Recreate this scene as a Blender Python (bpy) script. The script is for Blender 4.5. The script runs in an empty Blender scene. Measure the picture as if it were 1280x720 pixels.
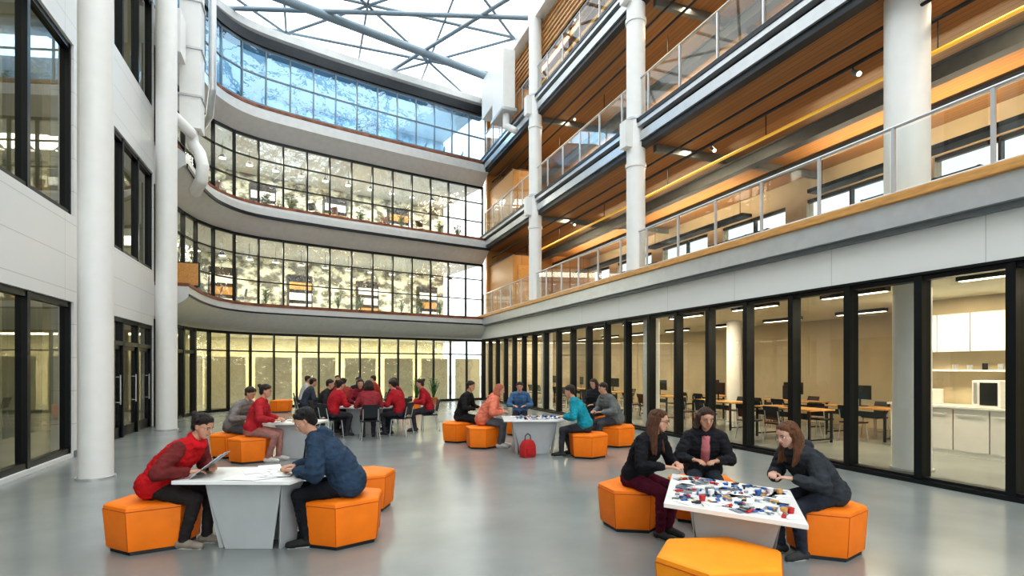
import bpy, bmesh, math, random
import numpy as np
from mathutils import Vector, Matrix, noise
random.seed(7)
S=bpy.context.scene
V=Vector
# ---------------------------------------------------------------- materials
def new_mat(name):
    m=bpy.data.materials.new(name); m.use_nodes=True
    nt=m.node_tree; nt.nodes.clear()
    o=nt.nodes.new('ShaderNodeOutputMaterial')
    return m,nt,o
def pbr(name,col,rough=.5,metal=0,noise_amt=0,nscale=5,bump=0,bscale=60,spec=.5,emit=None,es=0,stretch=(1,1,1),lo=.3,hi=.7):
    m,nt,o=new_mat(name)
    b=nt.nodes.new('ShaderNodeBsdfPrincipled')
    b.inputs['Base Color'].default_value=(*col,1); b.inputs['Roughness'].default_value=rough
    b.inputs['Metallic'].default_value=metal; b.inputs['Specular IOR Level'].default_value=spec
    if emit: b.inputs['Emission Color'].default_value=(*emit,1); b.inputs['Emission Strength'].default_value=es
    tc=nt.nodes.new('ShaderNodeTexCoord'); mp=nt.nodes.new('ShaderNodeMapping'); mp.inputs['Scale'].default_value=stretch
    nt.links.new(tc.outputs['Object'],mp.inputs[0])
    if noise_amt:
        n=nt.nodes.new('ShaderNodeTexNoise'); n.inputs['Scale'].default_value=nscale; n.inputs['Detail'].default_value=6
        r=nt.nodes.new('ShaderNodeValToRGB')
        r.color_ramp.elements[0].position=lo; r.color_ramp.elements[1].position=hi
        r.color_ramp.elements[0].color=(*[c*(1-noise_amt) for c in col],1)
        r.color_ramp.elements[1].color=(*[min(1,c*(1+noise_amt)) for c in col],1)
        nt.links.new(mp.outputs[0],n.inputs[0]); nt.links.new(n.outputs['Fac'],r.inputs[0]); nt.links.new(r.outputs[0],b.inputs['Base Color'])
    if bump:
        n2=nt.nodes.new('ShaderNodeTexNoise'); n2.inputs['Scale'].default_value=bscale; n2.inputs['Detail'].default_value=4
        bp=nt.nodes.new('ShaderNodeBump'); bp.inputs['Strength'].default_value=bump; bp.inputs['Distance'].default_value=.02
        nt.links.new(mp.outputs[0],n2.inputs[0]); nt.links.new(n2.outputs['Fac'],bp.inputs['Height']); nt.links.new(bp.outputs[0],b.inputs['Normal'])
    nt.links.new(b.outputs[0],o.inputs[0])
    return m
def glassm(name,tint=(.95,.97,.96),refl=.9,rough=.01,f0=.04,diff=0,dcol=(1,1,1),wave=0,wscale=1.0,gcol=None):
    """thin two-sided pane: Schlick reflectance on |N.I|"""
    m,nt,o=new_mat(name); N=nt.nodes.new; L=nt.links.new
    t=N('ShaderNodeBsdfTransparent'); t.inputs[0].default_value=(*tint,1)
    g=N('ShaderNodeBsdfGlossy'); g.inputs['Roughness'].default_value=rough; g.inputs[0].default_value=(*(gcol or (refl,refl,refl)),1)
    ge=N('ShaderNodeNewGeometry'); dt=N('ShaderNodeVectorMath'); dt.operation='DOT_PRODUCT'
    L(ge.outputs['Incoming'],dt.inputs[0]); L(ge.outputs['Normal'],dt.inputs[1])
    ab=N('ShaderNodeMath'); ab.operation='ABSOLUTE'; L(dt.outputs['Value'],ab.inputs[0])
    sb=N('ShaderNodeMath'); sb.operation='SUBTRACT'; sb.inputs[0].default_value=1; L(ab.outputs[0],sb.inputs[1])
    pw=N('ShaderNodeMath'); pw.operation='POWER'; pw.inputs[1].default_value=5; L(sb.outputs[0],pw.inputs[0])
    ml=N('ShaderNodeMath'); ml.operation='MULTIPLY_ADD'; ml.inputs[1].default_value=1-f0; ml.inputs[2].default_value=f0; L(pw.outputs[0],ml.inputs[0])
    if wave:
        tc=N('ShaderNodeTexCoord'); n=N('ShaderNodeTexNoise'); n.inputs['Scale'].default_value=wscale; n.inputs['Detail'].default_value=3
        bp=N('ShaderNodeBump'); bp.inputs['Strength'].default_value=1; bp.inputs['Distance'].default_value=wave
        L(tc.outputs['Object'],n.inputs[0]); L(n.outputs['Fac'],bp.inputs['Height']); L(bp.outputs[0],g.inputs['Normal'])
    mx=N('ShaderNodeMixShader'); L(ml.outputs[0],mx.inputs[0]); L(t.outputs[0],mx.inputs[1]); L(g.outputs[0],mx.inputs[2])
    last=mx
    if diff:
        d=N('ShaderNodeBsdfDiffuse'); d.inputs[0].default_value=(*dcol,1)
        m2=N('ShaderNodeMixShader'); m2.inputs[0].default_value=diff
        L(mx.outputs[0],m2.inputs[1]); L(d.outputs[0],m2.inputs[2]); last=m2
    L(last.outputs[0],o.inputs[0])
    return m
def stripes(name,c1,c2,axis='X',freq=8,rough=.45,gap=.08):
    m,nt,o=new_mat(name); N=nt.nodes.new; L=nt.links.new
    b=N('ShaderNodeBsdfPrincipled'); b.inputs['Roughness'].default_value=rough
    tc=N('ShaderNodeTexCoord'); sp=N('ShaderNodeSeparateXYZ'); L(tc.outputs['Object'],sp.inputs[0])
    mu=N('ShaderNodeMath'); mu.operation='MULTIPLY'; mu.inputs[1].default_value=freq; L(sp.outputs[axis],mu.inputs[0])
    fr=N('ShaderNodeMath'); fr.operation='FRACT'; L(mu.outputs[0],fr.inputs[0])
    lt=N('ShaderNodeMath'); lt.operation='LESS_THAN'; lt.inputs[1].default_value=gap; L(fr.outputs[0],lt.inputs[0])
    fl=N('ShaderNodeMath'); fl.operation='FLOOR'; L(mu.outputs[0],fl.inputs[0])
    wn=N('ShaderNodeTexWhiteNoise'); wn.noise_dimensions='1D'; L(fl.outputs[0],wn.inputs['W'])
    mp=N('ShaderNodeMapping'); mp.inputs['Scale'].default_value=(12,1,12) if axis!='Y' else (1,12,12); L(tc.outputs['Object'],mp.inputs[0])
    ns=N('ShaderNodeTexNoise'); ns.inputs['Scale'].default_value=1.5; L(mp.outputs[0],ns.inputs[0])
    ad=N('ShaderNodeMath'); ad.operation='ADD'; L(wn.outputs['Value'],ad.inputs[0]); L(ns.outputs['Fac'],ad.inputs[1])
    hf=N('ShaderNodeMath'); hf.operation='MULTIPLY'; hf.inputs[1].default_value=.5; L(ad.outputs[0],hf.inputs[0])
    mx=N('ShaderNodeMix'); mx.data_type='RGBA'; mx.inputs[6].default_value=(*c1,1); mx.inputs[7].default_value=(*c2,1); L(hf.outputs[0],mx.inputs[0])
    m2=N('ShaderNodeMix'); m2.data_type='RGBA'; m2.inputs[7].default_value=(*[c*.4 for c in c1],1); L(mx.outputs[2],m2.inputs[6]); L(lt.outputs[0],m2.inputs[0])
    L(m2.outputs[2],b.inputs['Base Color']); L(b.outputs[0],o.inputs[0])
    return m
def panelmat(name,col,pw,ph,line=.012):
    m,nt,o=new_mat(name); N=nt.nodes.new; L=nt.links.new
    b=N('ShaderNodeBsdfPrincipled'); b.inputs['Roughness'].default_value=.45
    tc=N('ShaderNodeTexCoord'); sp=N('ShaderNodeSeparateXYZ'); L(tc.outputs['Object'],sp.inputs[0])
    outs=[]
    for ax,w in (('Y',pw),('Z',ph)):
        d=N('ShaderNodeMath'); d.operation='DIVIDE'; d.inputs[1].default_value=w; L(sp.outputs[ax],d.inputs[0])
        f=N('ShaderNodeMath'); f.operation='FRACT'; L(d.outputs[0],f.inputs[0])
        l=N('ShaderNodeMath'); l.operation='LESS_THAN'; l.inputs[1].default_value=line/w; L(f.outputs[0],l.inputs[0]); outs.append(l)
    mxm=N('ShaderNodeMath'); mxm.operation='MAXIMUM'; L(outs[0].outputs[0],mxm.inputs[0]); L(outs[1].outputs[0],mxm.inputs[1])
    mx=N('ShaderNodeMix'); mx.data_type='RGBA'; mx.inputs[6].default_value=(*col,1); mx.inputs[7].default_value=(*[c*.72 for c in col],1)
    L(mxm.outputs[0],mx.inputs[0]); L(mx.outputs[2],b.inputs['Base Color']); L(b.outputs[0],o.inputs[0])
    return m
M={}
M['floor']=pbr('polished_concrete',(.27,.292,.29),.22,noise_amt=.13,nscale=.9,bump=.02,bscale=3)
M['white']=pbr('white_paint',(.82,.82,.81),.45,noise_amt=.02)
M['clad']=panelmat('white_cladding',(.80,.81,.81),2.4,.62)
M['fascia']=panelmat('fascia_panels',(.78,.79,.78),2.24,5)
M['black']=pbr('black_mullion',(.008,.010,.012),.35,.3,noise_amt=.1)
M['silver']=pbr('silver_metal',(.56,.58,.60),.32,.5,noise_amt=.05)
M['slabgrey']=pbr('slab_grey_paint',(.62,.63,.63),.35,.1,noise_amt=.05)
M['steelgrey']=pbr('grey_steel',(.20,.225,.24),.4,.4,noise_amt=.08)
M['truss']=pbr('truss_paint',(.24,.31,.37),.4,.1,noise_amt=.05)
M['dark']=pbr('dark_steel',(.03,.034,.04),.4,.4,noise_amt=.1)
M['ledge']=pbr('oak_ledge',(.62,.33,.11),.4,noise_amt=.2,nscale=4,stretch=(8,1,8))
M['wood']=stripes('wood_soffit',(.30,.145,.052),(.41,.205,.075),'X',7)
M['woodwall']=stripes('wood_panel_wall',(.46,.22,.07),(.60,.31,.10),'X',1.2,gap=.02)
M['louver']=pbr('wood_louver',(.58,.33,.14),.45,noise_amt=.25,nscale=3,stretch=(6,1,6))
M['cream']=pbr('cream_wall',(.80,.74,.55),.6,noise_amt=.04)
M['cream2']=pbr('cream_plaster',(.60,.51,.36),.6,noise_amt=.12,nscale=.7)
M['beige']=pbr('beige_blind',(.50,.47,.36),.7,noise_amt=.15,nscale=2,stretch=(1,6,.3))
M['busy']=pbr('room_wall_painted_reflections',(.56,.56,.45),.5,noise_amt=.7,nscale=1.3,stretch=(1.8,1.8,2.6),lo=.42,hi=.58)  # strong mottling paints the busy glass reflections into the wall colour
M['blueroom']=pbr('blue_room_wall',(.46,.62,.74),.5,noise_amt=.35,nscale=1.2,lo=.4,hi=.6)
M['glass']=glassm('clear_glass')
M['glassR']=glassm('shop_glass',(.84,.85,.82),.9,.01,.06)
M['glassL']=glassm('grey_glass',(.46,.50,.48),.9,.01,.14)
M['glassB']=glassm('back_glass',(.84,.87,.84),.95,.01,.26,wave=.05,wscale=1.6)
M['glassBlue']=glassm('blue_glass',(.48,.70,.88),.95,.02,.22,diff=.08,dcol=(.3,.55,.75),wave=.03,wscale=1.2,gcol=(.7,.85,1))
M['rail']=glassm('rail_glass',(.86,.90,.89),.9,.02,.06,diff=.03,dcol=(.8,.85,.85))
M['orange']=pbr('orange_upholstery',(.92,.225,.006),.6,noise_amt=.06,nscale=6,bump=.12,bscale=220)
M['yellow']=pbr('yellow_upholstery',(.95,.33,.01),.6,noise_amt=.06,nscale=6,bump=.12,bscale=220)
M['seam']=pbr('seam_piping',(.55,.11,.004),.7)
M['yrail']=pbr('yellow_led_rail',(.80,.48,.06),.4,emit=(1,.62,.12),es=.3)
M['tabletop']=pbr('white_laminate',(.86,.86,.85),.25,noise_amt=.02)
M['tablebase']=pbr('grey_laminate',(.48,.50,.51),.4,noise_amt=.04)
M['paper']=pbr('paper',(.88,.88,.86),.7)
M['alu']=pbr('brushed_aluminium',(.30,.33,.38),.35,.4)
M['cover']=pbr('magazine_cover',(.22,.26,.32),.4,noise_amt=.5,nscale=9)
M['print']=pbr('printed_page',(.72,.72,.70),.6,noise_amt=.25,nscale=22,lo=.45,hi=.5)
M['screen']=pbr('monitor_screen',(.03,.04,.06),.2,emit=(.5,.65,.9),es=.4)
M['blue']=pbr('blue_plastic',(.03,.12,.40),.4); M['red']=pbr('red_plastic',(.5,.025,.03),.45)
M['green']=pbr('leaf_green',(.05,.16,.04),.5,noise_amt=.4,nscale=8)
M['pot']=pbr('terracotta',(.45,.13,.05),.6)
M['rust']=pbr('rust_planter',(.24,.085,.045),.6,noise_amt=.5,nscale=3)
M['lamp']=pbr('lamp_lens',(.9,.9,.85),.4,emit=(1,.9,.72),es=5)
M['ground']=pbr('outside_paving',(.5,.5,.48),.8,noise_amt=.1)
M['eye']=pbr('eye_white',(.62,.60,.57),.3); M['iris']=pbr('iris_dark',(.03,.018,.01),.2); M['lips']=pbr('lips',(.42,.13,.10),.5)
_fc={}
def fabric(col):
    k=tuple(round(c,3) for c in col)
    if k not in _fc: _fc[k]=pbr('fabric_%d'%len(_fc),col,.85,noise_amt=.22,nscale=7,bump=.6,bscale=22,spec=.2)
    return _fc[k]
def skinm(col):
    k=('s',)+tuple(col)
    if k not in _fc: _fc[k]=pbr('skin_%d'%len(_fc),col,.5,noise_amt=.06,nscale=20,spec=.35)
    return _fc[k]
def hairm(col):
    k=('h',)+tuple(col)
    if k not in _fc: _fc[k]=pbr('hair_%d'%len(_fc),col,.42,noise_amt=.5,nscale=40,bump=.8,bscale=70,stretch=(3,3,.5))
    return _fc[k]
# ---------------------------------------------------------------- mesh builder
def capsule(a,b,ra,rb,n=12,k=4):
    a=V(a);b=V(b); w=b-a
    if w.length<1e-6: w=V((0,0,1))
    w.normalize(); h=V((0,0,1)) if abs(w.z)<.9 else V((1,0,0))
    u=w.cross(h).normalized(); v=w.cross(u)
    rings=[]
    for i in range(1,k+1):
        p=-math.pi/2+i*math.pi/2/k; rings.append((a+w*(ra*math.sin(p)),ra*math.cos(p)))
    for i in range(0,k):
        p=i*math.pi/2/k; rings.append((b+w*(rb*math.sin(p)),rb*math.cos(p)))
    vs=[a-w*ra]
    for c,r in rings:
        for j in range(n):
            t=2*math.pi*j/n; vs.append(c+(u*math.cos(t)+v*math.sin(t))*r)
    vs.append(b+w*rb); fs=[]
    for j in range(n): fs.append((0,1+(j+1)%n,1+j))
    R=len(rings)
    for i in range(R-1):
        o=1+i*n
        for j in range(n): fs.append((o+j,o+(j+1)%n,o+n+(j+1)%n,o+n+j))
    o=1+(R-1)*n; e=len(vs)-1
    for j in range(n): fs.append((o+j,o+(j+1)%n,e))
    return vs,fs
class MB:
    def __init__(s): s.v=[];s.f=[];s.m=[];s.mats=[]
    def mi(s,mat):
        if mat not in s.mats: s.mats.append(mat)
        return s.mats.index(mat)
    def add(s,vs,fs,mat):
        o=len(s.v); s.v+= [tuple(p) for p in vs]; i=s.mi(mat)
        for f in fs: s.f.append(tuple(o+k for k in f)); s.m.append(i)
    def bx(s,x0,x1,y0,y1,z0,z1,mat):
        s.box((x0+x1)/2,(y0+y1)/2,(z0+z1)/2,abs(x1-x0),abs(y1-y0),abs(z1-z0),mat)
    def box(s,cx,cy,cz,sx,sy,sz,mat,rz=0,rx=0):
        R=Matrix.Rotation(rz,3,'Z')@Matrix.Rotation(rx,3,'X')
        vs=[V((cx,cy,cz))+R@V((i*sx/2,j*sy/2,k*sz/2)) for k in(-1,1) for j in(-1,1) for i in(-1,1)]
        s.add(vs,[(0,2,3,1),(4,5,7,6),(0,1,5,4),(2,6,7,3),(0,4,6,2),(1,3,7,5)],mat)
    def tube(s,p0,p1,r0,mat,r1=None,n=12):
        r1=r0 if r1 is None else r1
        a=V(p0);b=V(p1);w=(b-a).normalized(); h=V((0,0,1)) if abs(w.z)<.9 else V((1,0,0))
        u=w.cross(h).normalized(); v=w.cross(u); vs=[]
        for c,r in((a,r0),(b,r1)):
            for j in range(n):
                t=2*math.pi*j/n; vs.append(c+(u*math.cos(t)+v*math.sin(t))*r)
        fs=[(j,(j+1)%n,n+(j+1)%n,n+j) for j in range(n)]+[tuple(range(n))[::-1],tuple(range(n,2*n))]
        s.add(vs,fs,mat)
    def cap(s,a,b,ra,rb,mat,n=10,k=3): vs,fs=capsule(a,b,ra,rb,n,k); s.add(vs,fs,mat)
    def ptube(s,pts,r,mat,n=10):
        for i in range(len(pts)-1): s.cap(pts[i],pts[i+1],r,r,mat,n,3)
    def loft(s,rings,mat,caps=True):
        n=len(rings[0]); vs=[p for r in rings for p in r]; fs=[]
        for i in range(len(rings)-1):
            for j in range(n): fs.append((i*n+j,i*n+(j+1)%n,(i+1)*n+(j+1)%n,(i+1)*n+j))
        if caps: fs+= [tuple(range(n))[::-1],tuple(range((len(rings)-1)*n,len(rings)*n))]
        s.add(vs,fs,mat)
    def obj(s,name,smooth=None,bevel=None,parent=None,loc=None,rz=0,seg=2):
        me=bpy.data.meshes.new(name); me.from_pydata(s.v,[],s.f)
        for m in s.mats: me.materials.append(m)
        me.polygons.foreach_set('material_index',s.m); me.update()
        bm=bmesh.new(); bm.from_mesh(me); bmesh.ops.recalc_face_normals(bm,faces=bm.faces); bm.to_mesh(me); bm.free()
        if smooth is not None:
            me.polygons.foreach_set('use_smooth',[True]*len(me.polygons)); me.set_sharp_from_angle(angle=math.radians(smooth))
        o=bpy.data.objects.new(name,me); S.collection.objects.link(o)
        if loc: o.location=loc
        o.rotation_euler[2]=rz
        if bevel:
            b=o.modifiers.new('bevel','BEVEL'); b.width=bevel; b.segments=seg; b.limit_method='ANGLE'; b.angle_limit=math.radians(35)
        if parent: o.parent=parent
        return o
# ---------------------------------------------------------------- paths
def catmull(P,n=8):
    P=[V((*p,0)) for p in P]; Q=[P[0]*2-P[1]]+P+[P[-1]*2-P[-2]]; out=[]
    for i in range(1,len(Q)-2):
        for k in range(n):
            t=k/n; a,b,c,d=Q[i-1:i+3]
            out.append(.5*((2*b)+(c-a)*t+(2*a-5*b+4*c-d)*t*t+(3*b-a-3*c+d)*t**3))
    out.append(P[-1]); return out
def normals(path):
    ns=[]
    for i in range(len(path)):
        t=(path[min(i+1,len(path)-1)]-path[max(i-1,0)]).normalized(); ns.append(V((t.y,-t.x,0)))
    return ns
def resample(path,sp):
    L=[0]
    for i in range(1,len(path)): L.append(L[-1]+(path[i]-path[i-1]).length)
    n=max(1,round(L[-1]/sp)); out=[]; j=0
    for k in range(n+1):
        d=L[-1]*k/n
        while j<len(L)-2 and L[j+1]<d: j+=1
        t=(d-L[j])/(L[j+1]-L[j]); out.append(path[j].lerp(path[j+1],min(1,max(0,t))))
    return out
def offset(path,o):
    return [p+n*o for p,n in zip(path,normals(path))]
def sweep(mb,path,prof,mat):
    ns=normals(path); mb.loft([[p+n*o+V((0,0,z)) for o,z in prof] for p,n in zip(path,ns)],mat)
def line(x0,y0,x1,y1): return [V((x0,y0,0)),V((x1,y1,0))]
def curtain(name,path,z0,z1,sp,transoms=(),glass='glass',mw=.06,md=.14,frame='black',th=.05):
    mb=MB(); P=resample(path,sp); N=normals(P); fm=M[frame]
    for p,n in zip(P,N):
        mb.box(p.x,p.y,(z0+z1)/2,mw,md,z1-z0,fm,math.atan2(n.y,n.x)+math.pi/2)
    for i in range(len(P)-1):
        a,b=P[i],P[i+1]; d=b-a; c=(a+b)/2; an=math.atan2(d.y,d.x)
        for z,h in [(z0+.05,.10),(z1-.05,.10)]+[(t,th) for t in transoms]:
            mb.box(c.x,c.y,z,d.length,md*.8,h,fm,an)
        mb.add([a+V((0,0,z0)),b+V((0,0,z0)),b+V((0,0,z1)),a+V((0,0,z1))],[(0,1,2,3)],M[glass])
    return mb.obj(name)
def railing(name,path,z,h=1.05,sp=1.25,post='silver'):
    mb=MB(); P=resample(path,sp)
    for i,p in enumerate(P):
        mb.box(p.x,p.y,z+h/2,.045,.045,h,M[post])
        mb.box(p.x,p.y,z+.02,.12,.12,.04,M[post])
    for i in range(len(P)-1):
        a,b=P[i],P[i+1]; d=(b-a).normalized()*.06
        mb.add([a+d+V((0,0,z+.08)),b-d+V((0,0,z+.08)),b-d+V((0,0,z+h-.06)),a+d+V((0,0,z+h-.06))],[(0,1,2,3)],M['rail'])
        mb.tube(a+V((0,0,z+h)),b+V((0,0,z+h)),.028,M[post],n=8)
        mb.tube(a+V((0,0,z+.07)),b+V((0,0,z+.07)),.015,M[post],n=6)
    return mb.obj(name)
def area(name,loc,sx,sy,power,col=(1,.88,.68),up=False,rz=0):
    l=bpy.data.lights.new(name,'AREA'); l.shape='RECTANGLE'; l.size=sx; l.size_y=sy; l.energy=power; l.color=col
    o=bpy.data.objects.new(name,l); S.collection.objects.link(o); o.location=loc
    o.rotation_euler=(math.pi if up else 0,0,rz); return o
# ---------------------------------------------------------------- shell
Y0,YB=-6.0,26.6; XR=8.3; XL=-4.1; XRB=14.6; XLB=-8.5; ZT=15.3
mb=MB(); mb.bx(-12,XRB+.3,Y0-.2,33,-.2,0,M['floor']); mb.obj('floor')
mb=MB(); mb.bx(-80,90,-80,110,-.5,-.22,M['ground']); mb.obj('outside_ground')
back=catmull([(-4.1,18.1),(-4.02,20.3),(-3.6,22.2),(-2.4,23.7),(0,24.6),(3,25.4),(6,26.1),(8.35,26.6)],8)
def wallYZ(name,x0,x1,y0,y1,z0,z1,ops,mat):
    ys=sorted({y0,y1,*[o[0] for o in ops],*[o[1] for o in ops]}); zs=sorted({z0,z1,*[o[2] for o in ops],*[o[3] for o in ops]})
    mb=MB()
    for j in range(len(zs)-1):
        run=None
        for i in range(len(ys)-1):
            c=((ys[i]+ys[i+1])/2,(zs[j]+zs[j+1])/2)
            solid=not any(o[0]<c[0]<o[1] and o[2]<c[1]<o[3] for o in ops)
            if solid: run=(run[0],ys[i+1]) if run else (ys[i],ys[i+1])
            if (not solid or i==len(ys)-2) and run: mb.bx(x0,x1,run[0],run[1],zs[j],zs[j+1],mat); run=None
    return mb.obj(name)
opsL=[(-4,12.4,.08,2.9),(14.2,18.0,0.0,2.85),(-4,12.4,4.5,7.7),(14.2,18.0,4.4,7.15),(-4,12.4,9,12),(14.2,18,9,12)]
wallYZ('wall_left',XL-.35,XL,Y0,18.1,0,ZT,opsL,M['clad'])
k=1
for (a,b,c,d) in opsL:
    if (a,c)==(14.2,0.0): continue
    curtain('window_%d'%k,line(XL-.12,a,XL-.12,b),c,d,1.65 if b-a>5 else 1.25,(),'glassL',.10,.16); k+=1
def door_set(name,x,y0,y1,h,n):
    mb=MB(); w=(y1-y0)/n
    for i in range(n+1): mb.bx(x-.08,x+.08,y0+i*w-.05,y0+i*w+.05,0,2.85,M['black'])
    mb.bx(x-.08,x+.08,y0,y1,h,h+.1,M['black']); mb.bx(x-.08,x+.08,y0,y1,2.75,2.85,M['black'])
    for i in range(n):
        a=y0+i*w+.07;b=a+w-.14
        mb.bx(x-.03,x+.03,a,b,.02,.25,M['black']); mb.bx(x-.03,x+.03,a,b,h-.1,h,M['black'])
        mb.bx(x-.03,x+.03,a,a+.08,.02,h,M['black']); mb.bx(x-.03,x+.03,b-.08,b,.02,h,M['black'])
        mb.bx(x-.005,x+.005,a,b,.2,h-.1,M['glassR']); mb.bx(x-.005,x+.005,a,b,h,2.8,M['glassR'])
        mb.tube((x+.08,b-.16,.8),(x+.08,b-.16,1.5),.016,M['silver'],n=8)
        mb.tube((x,b-.16,.85),(x+.08,b-.16,.85),.01,M['silver'],n=6); mb.tube((x,b-.16,1.45),(x+.08,b-.16,1.45),.01,M['silver'],n=6)
    return mb.obj(name)
door_set('door_1',XL-.12,14.25,17.95,2.2,3)
mb=MB()
mb.bx(XLB-.2,XLB,Y0,18.1,0,ZT,M['cream']); mb.bx(XLB,XL-.35,18.0,18.1,0,ZT,M['cream'])
mb.obj('wall_left_rooms')
for i,(z) in enumerate((3.4,7.9,12.6)):
    mb=MB(); mb.bx(XLB,XL-.35,Y0,18,z,z+.35,M['white']); mb.obj('floor_left_upper')
    mb=MB()
    for y in np.arange(-3.5,17.9,1.0): 
        mb.box(XL-1.0,y,z-1.6,.03,.55,2.8,M['beige'])
    mb.obj('window_blind')
    area('ceiling_light',(-6.2,7,z-.08),3,20,250,(1,.90,.66))
mb=MB(); mb.bx(XLB-.2,XL,Y0,18.1,ZT,ZT+.4,M['white']); mb.obj('ceiling_left')
mb=MB(); mb.bx(XL,XL+.02,12.4,14.2,0,.12,M['steelgrey']); mb.obj('baseboard_left')
curtain('window_10',line(XR+.12,-4.72,XR+.12,YB),0,3.05,1.12,(),'glassR',.11,.2)
mb=MB(); mb.bx(XR,XR+.35,Y0,YB,3.05,3.75,M['fascia']); mb.obj('wall_right')
mb=MB()
mb.bx(XR-.22,XR+.35,Y0,YB,3.75,4.10,M['silver']); mb.bx(XR-.12,XR,Y0,YB,3.68,3.75,M['steelgrey'])
mb.obj('trim_1')
mb=MB(); mb.bx(XR-.28,XR+.4,Y0,YB,4.10,4.24,M['ledge']); mb.obj('trim_2',bevel=.015)
mb=MB(); mb.bx(XR-.02,XR+.02,Y0,YB,3.02,3.06,M['black']); mb.bx(XR-.03,XR+.3,Y0,YB,0,.06,M['black']); mb.obj('trim_3')
mb=MB(); mb.bx(XR+.35,XRB,Y0,YB,3.1,3.4,M['cream']); mb.bx(XR+.35,XRB,Y0,YB,3.4,4.2,M['white']); mb.obj('floor_right_second')
for nm,z in (('floor_right_third',7.6),('floor_right_fourth',11.5)):
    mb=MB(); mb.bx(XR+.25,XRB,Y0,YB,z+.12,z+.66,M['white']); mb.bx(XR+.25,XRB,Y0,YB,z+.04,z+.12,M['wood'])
    mb.obj(nm)
    mb=MB(); x=XR+.02
    mb.bx(x,x+.22,Y0,YB,z-.05,z+.10,M['dark']); mb.bx(x-.06,x+.22,Y0,YB,z+.10,z+.34,M['silver'])
    mb.bx(x+.05,x+.22,Y0,YB,z+.34,z+.46,M['dark']); mb.bx(x-.12,x+.22,Y0,YB,z+.46,z+.58,M['silver'])
    mb.bx(x-.14,x+.22,Y0,YB,z+.58,z+.68,M['dark']); mb.obj('trim_4' if z<8 else 'trim_5')
railing('balcony_railing',line(XR-.05,Y0+.2,XR-.05,YB-.6),4.24)
railing('balcony_railing',line(XR-.0,Y0+.2,XR-.0,YB-.6),8.28,1.1)
railing('balcony_railing',line(XR-.0,Y0+.2,XR-.0,YB-.6),12.18,1.1)
def services(z):
    mb=MB()
    for y in np.arange(-2.5,26,7.4): mb.bx(XR+.4,XRB,y-.07,y+.07,z-.16,z+.04,M['steelgrey'])
    mb.obj('ceiling_beams')
    mb=MB()
    mb.bx(11.0,11.25,Y0,YB,z-.55,z-.28,M['steelgrey']); mb.bx(10.95,11.3,Y0,YB,z-.28,z-.24,M['steelgrey']); mb.tube((9.3,Y0,z-.42),(9.3,YB,z-.42),.035,M['dark'],n=8)
    mb.tube((12.4,Y0,z-.45),(12.4,YB,z-.45),.12,M['steelgrey']); mb.tube((8.9,Y0,z-.3),(8.9,YB,z-.3),.03,M['dark'],n=8); mb.obj('ceiling_service_duct')
    mb=MB(); mb.tube((10.0,Y0,z-.55),(10.0,YB,z-.55),.04,M['yrail'],n=8)
    for y in np.arange(-5,26,3.7): mb.tube((10,y,z-.55),(10,y,z),.012,M['dark'],n=6)
    mb.obj('yellow_ceiling_rail')
    mb=MB()
    for y in np.arange(-4,26,3.7):
        mb.tube((9.3,y,z-.44),(9.3,y,z-.56),.012,M['dark'],n=6); mb.tube((9.3,y,z-.54),(9.24,y-.16,z-.66),.05,M['steelgrey'],n=10)
        mb.tube((9.24,y-.16,z-.66),(9.238,y-.165,z-.664),.042,M['lamp'],n=10)
    mb.obj('track_spotlights',smooth=40)
    for y in (0.5,8.6,16.2,22.6):
        mb=MB(); mb.bx(12.9,13.3,y-2.6,y+2.6,z-1.12,z-1.02,M['dark'])
        for q in(-2.3,2.3): mb.tube((13.1,y+q,z-1.02),(13.1,y+q,z),.01,M['dark'],n=6)
        mb.obj('added_uplight_trough')  # invented trough that carries the added upward light
        area('added_ceiling_uplight',(13.1,y,z-1.0),.4,5.0,135,(1,.80,.52),up=True)  # upward fill added to make the wood ceilings glow warm
    for y in (4,13,21):
        area('ceiling_lamp',(9.7,y,z-.02),.25,4,60,(1,.82,.55))
services(7.6); services(11.5); services(15.2)
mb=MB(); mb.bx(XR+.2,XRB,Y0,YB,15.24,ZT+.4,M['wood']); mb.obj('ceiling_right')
mb=MB()
for i,x in enumerate(np.arange(XR+.45,12.5,.28)): mb.bx(x,x+.06,Y0,YB,14.95,15.2,M['louver'])
mb.obj('ceiling_wood_louvers')
mb=MB()
for z in np.arange(13.9,15.2,.2): mb.bx(XR+.28,XR+.35,Y0,YB-3,z,z+.08,M['louver'])
mb.obj('facade_wood_louvers')
ops=[]
for z in (5.0,8.9,12.8):
    for y in np.arange(-5,25,3.7): ops.append((y,y+2.9,z,z+1.9))
wallYZ('wall_right_gallery',XRB,XRB+.3,Y0,YB,3.4,ZT,ops,M['cream2'])
for z in (5.0,8.9,12.8):
    curtain('window_11',line(XRB+.1,-5,XRB+.1,25.7),z,z+1.9,1.85,(z+.6,),'glassL')
mb=MB(); mb.bx(XRB,XRB+.3,Y0,YB,0,3.4,M['cream2']); mb.obj('wall_right_rooms')
mb=MB(); mb.bx(XR+.3,XRB+.3,YB,YB+.25,3.4,ZT,M['woodwall']); mb.bx(XR+.3,XRB+.3,YB,YB+.25,0,3.4,M['cream2']); mb.obj('wall_gallery_end')
for z0,z1 in ((4.24,7.55),(8.28,11.45),(12.18,15.2)):
    mb=MB(); mb.bx(8.75,9.85,23.2,26.55,z0,z1-.75,M['woodwall']); mb.bx(8.73,9.87,23.18,26.56,z1-.75,z1-.7,M['dark']); mb.bx(9.0,9.6,23.15,23.2,z0,z0+2.1,M['ledge']); mb.obj('wood_core_box')
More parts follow.
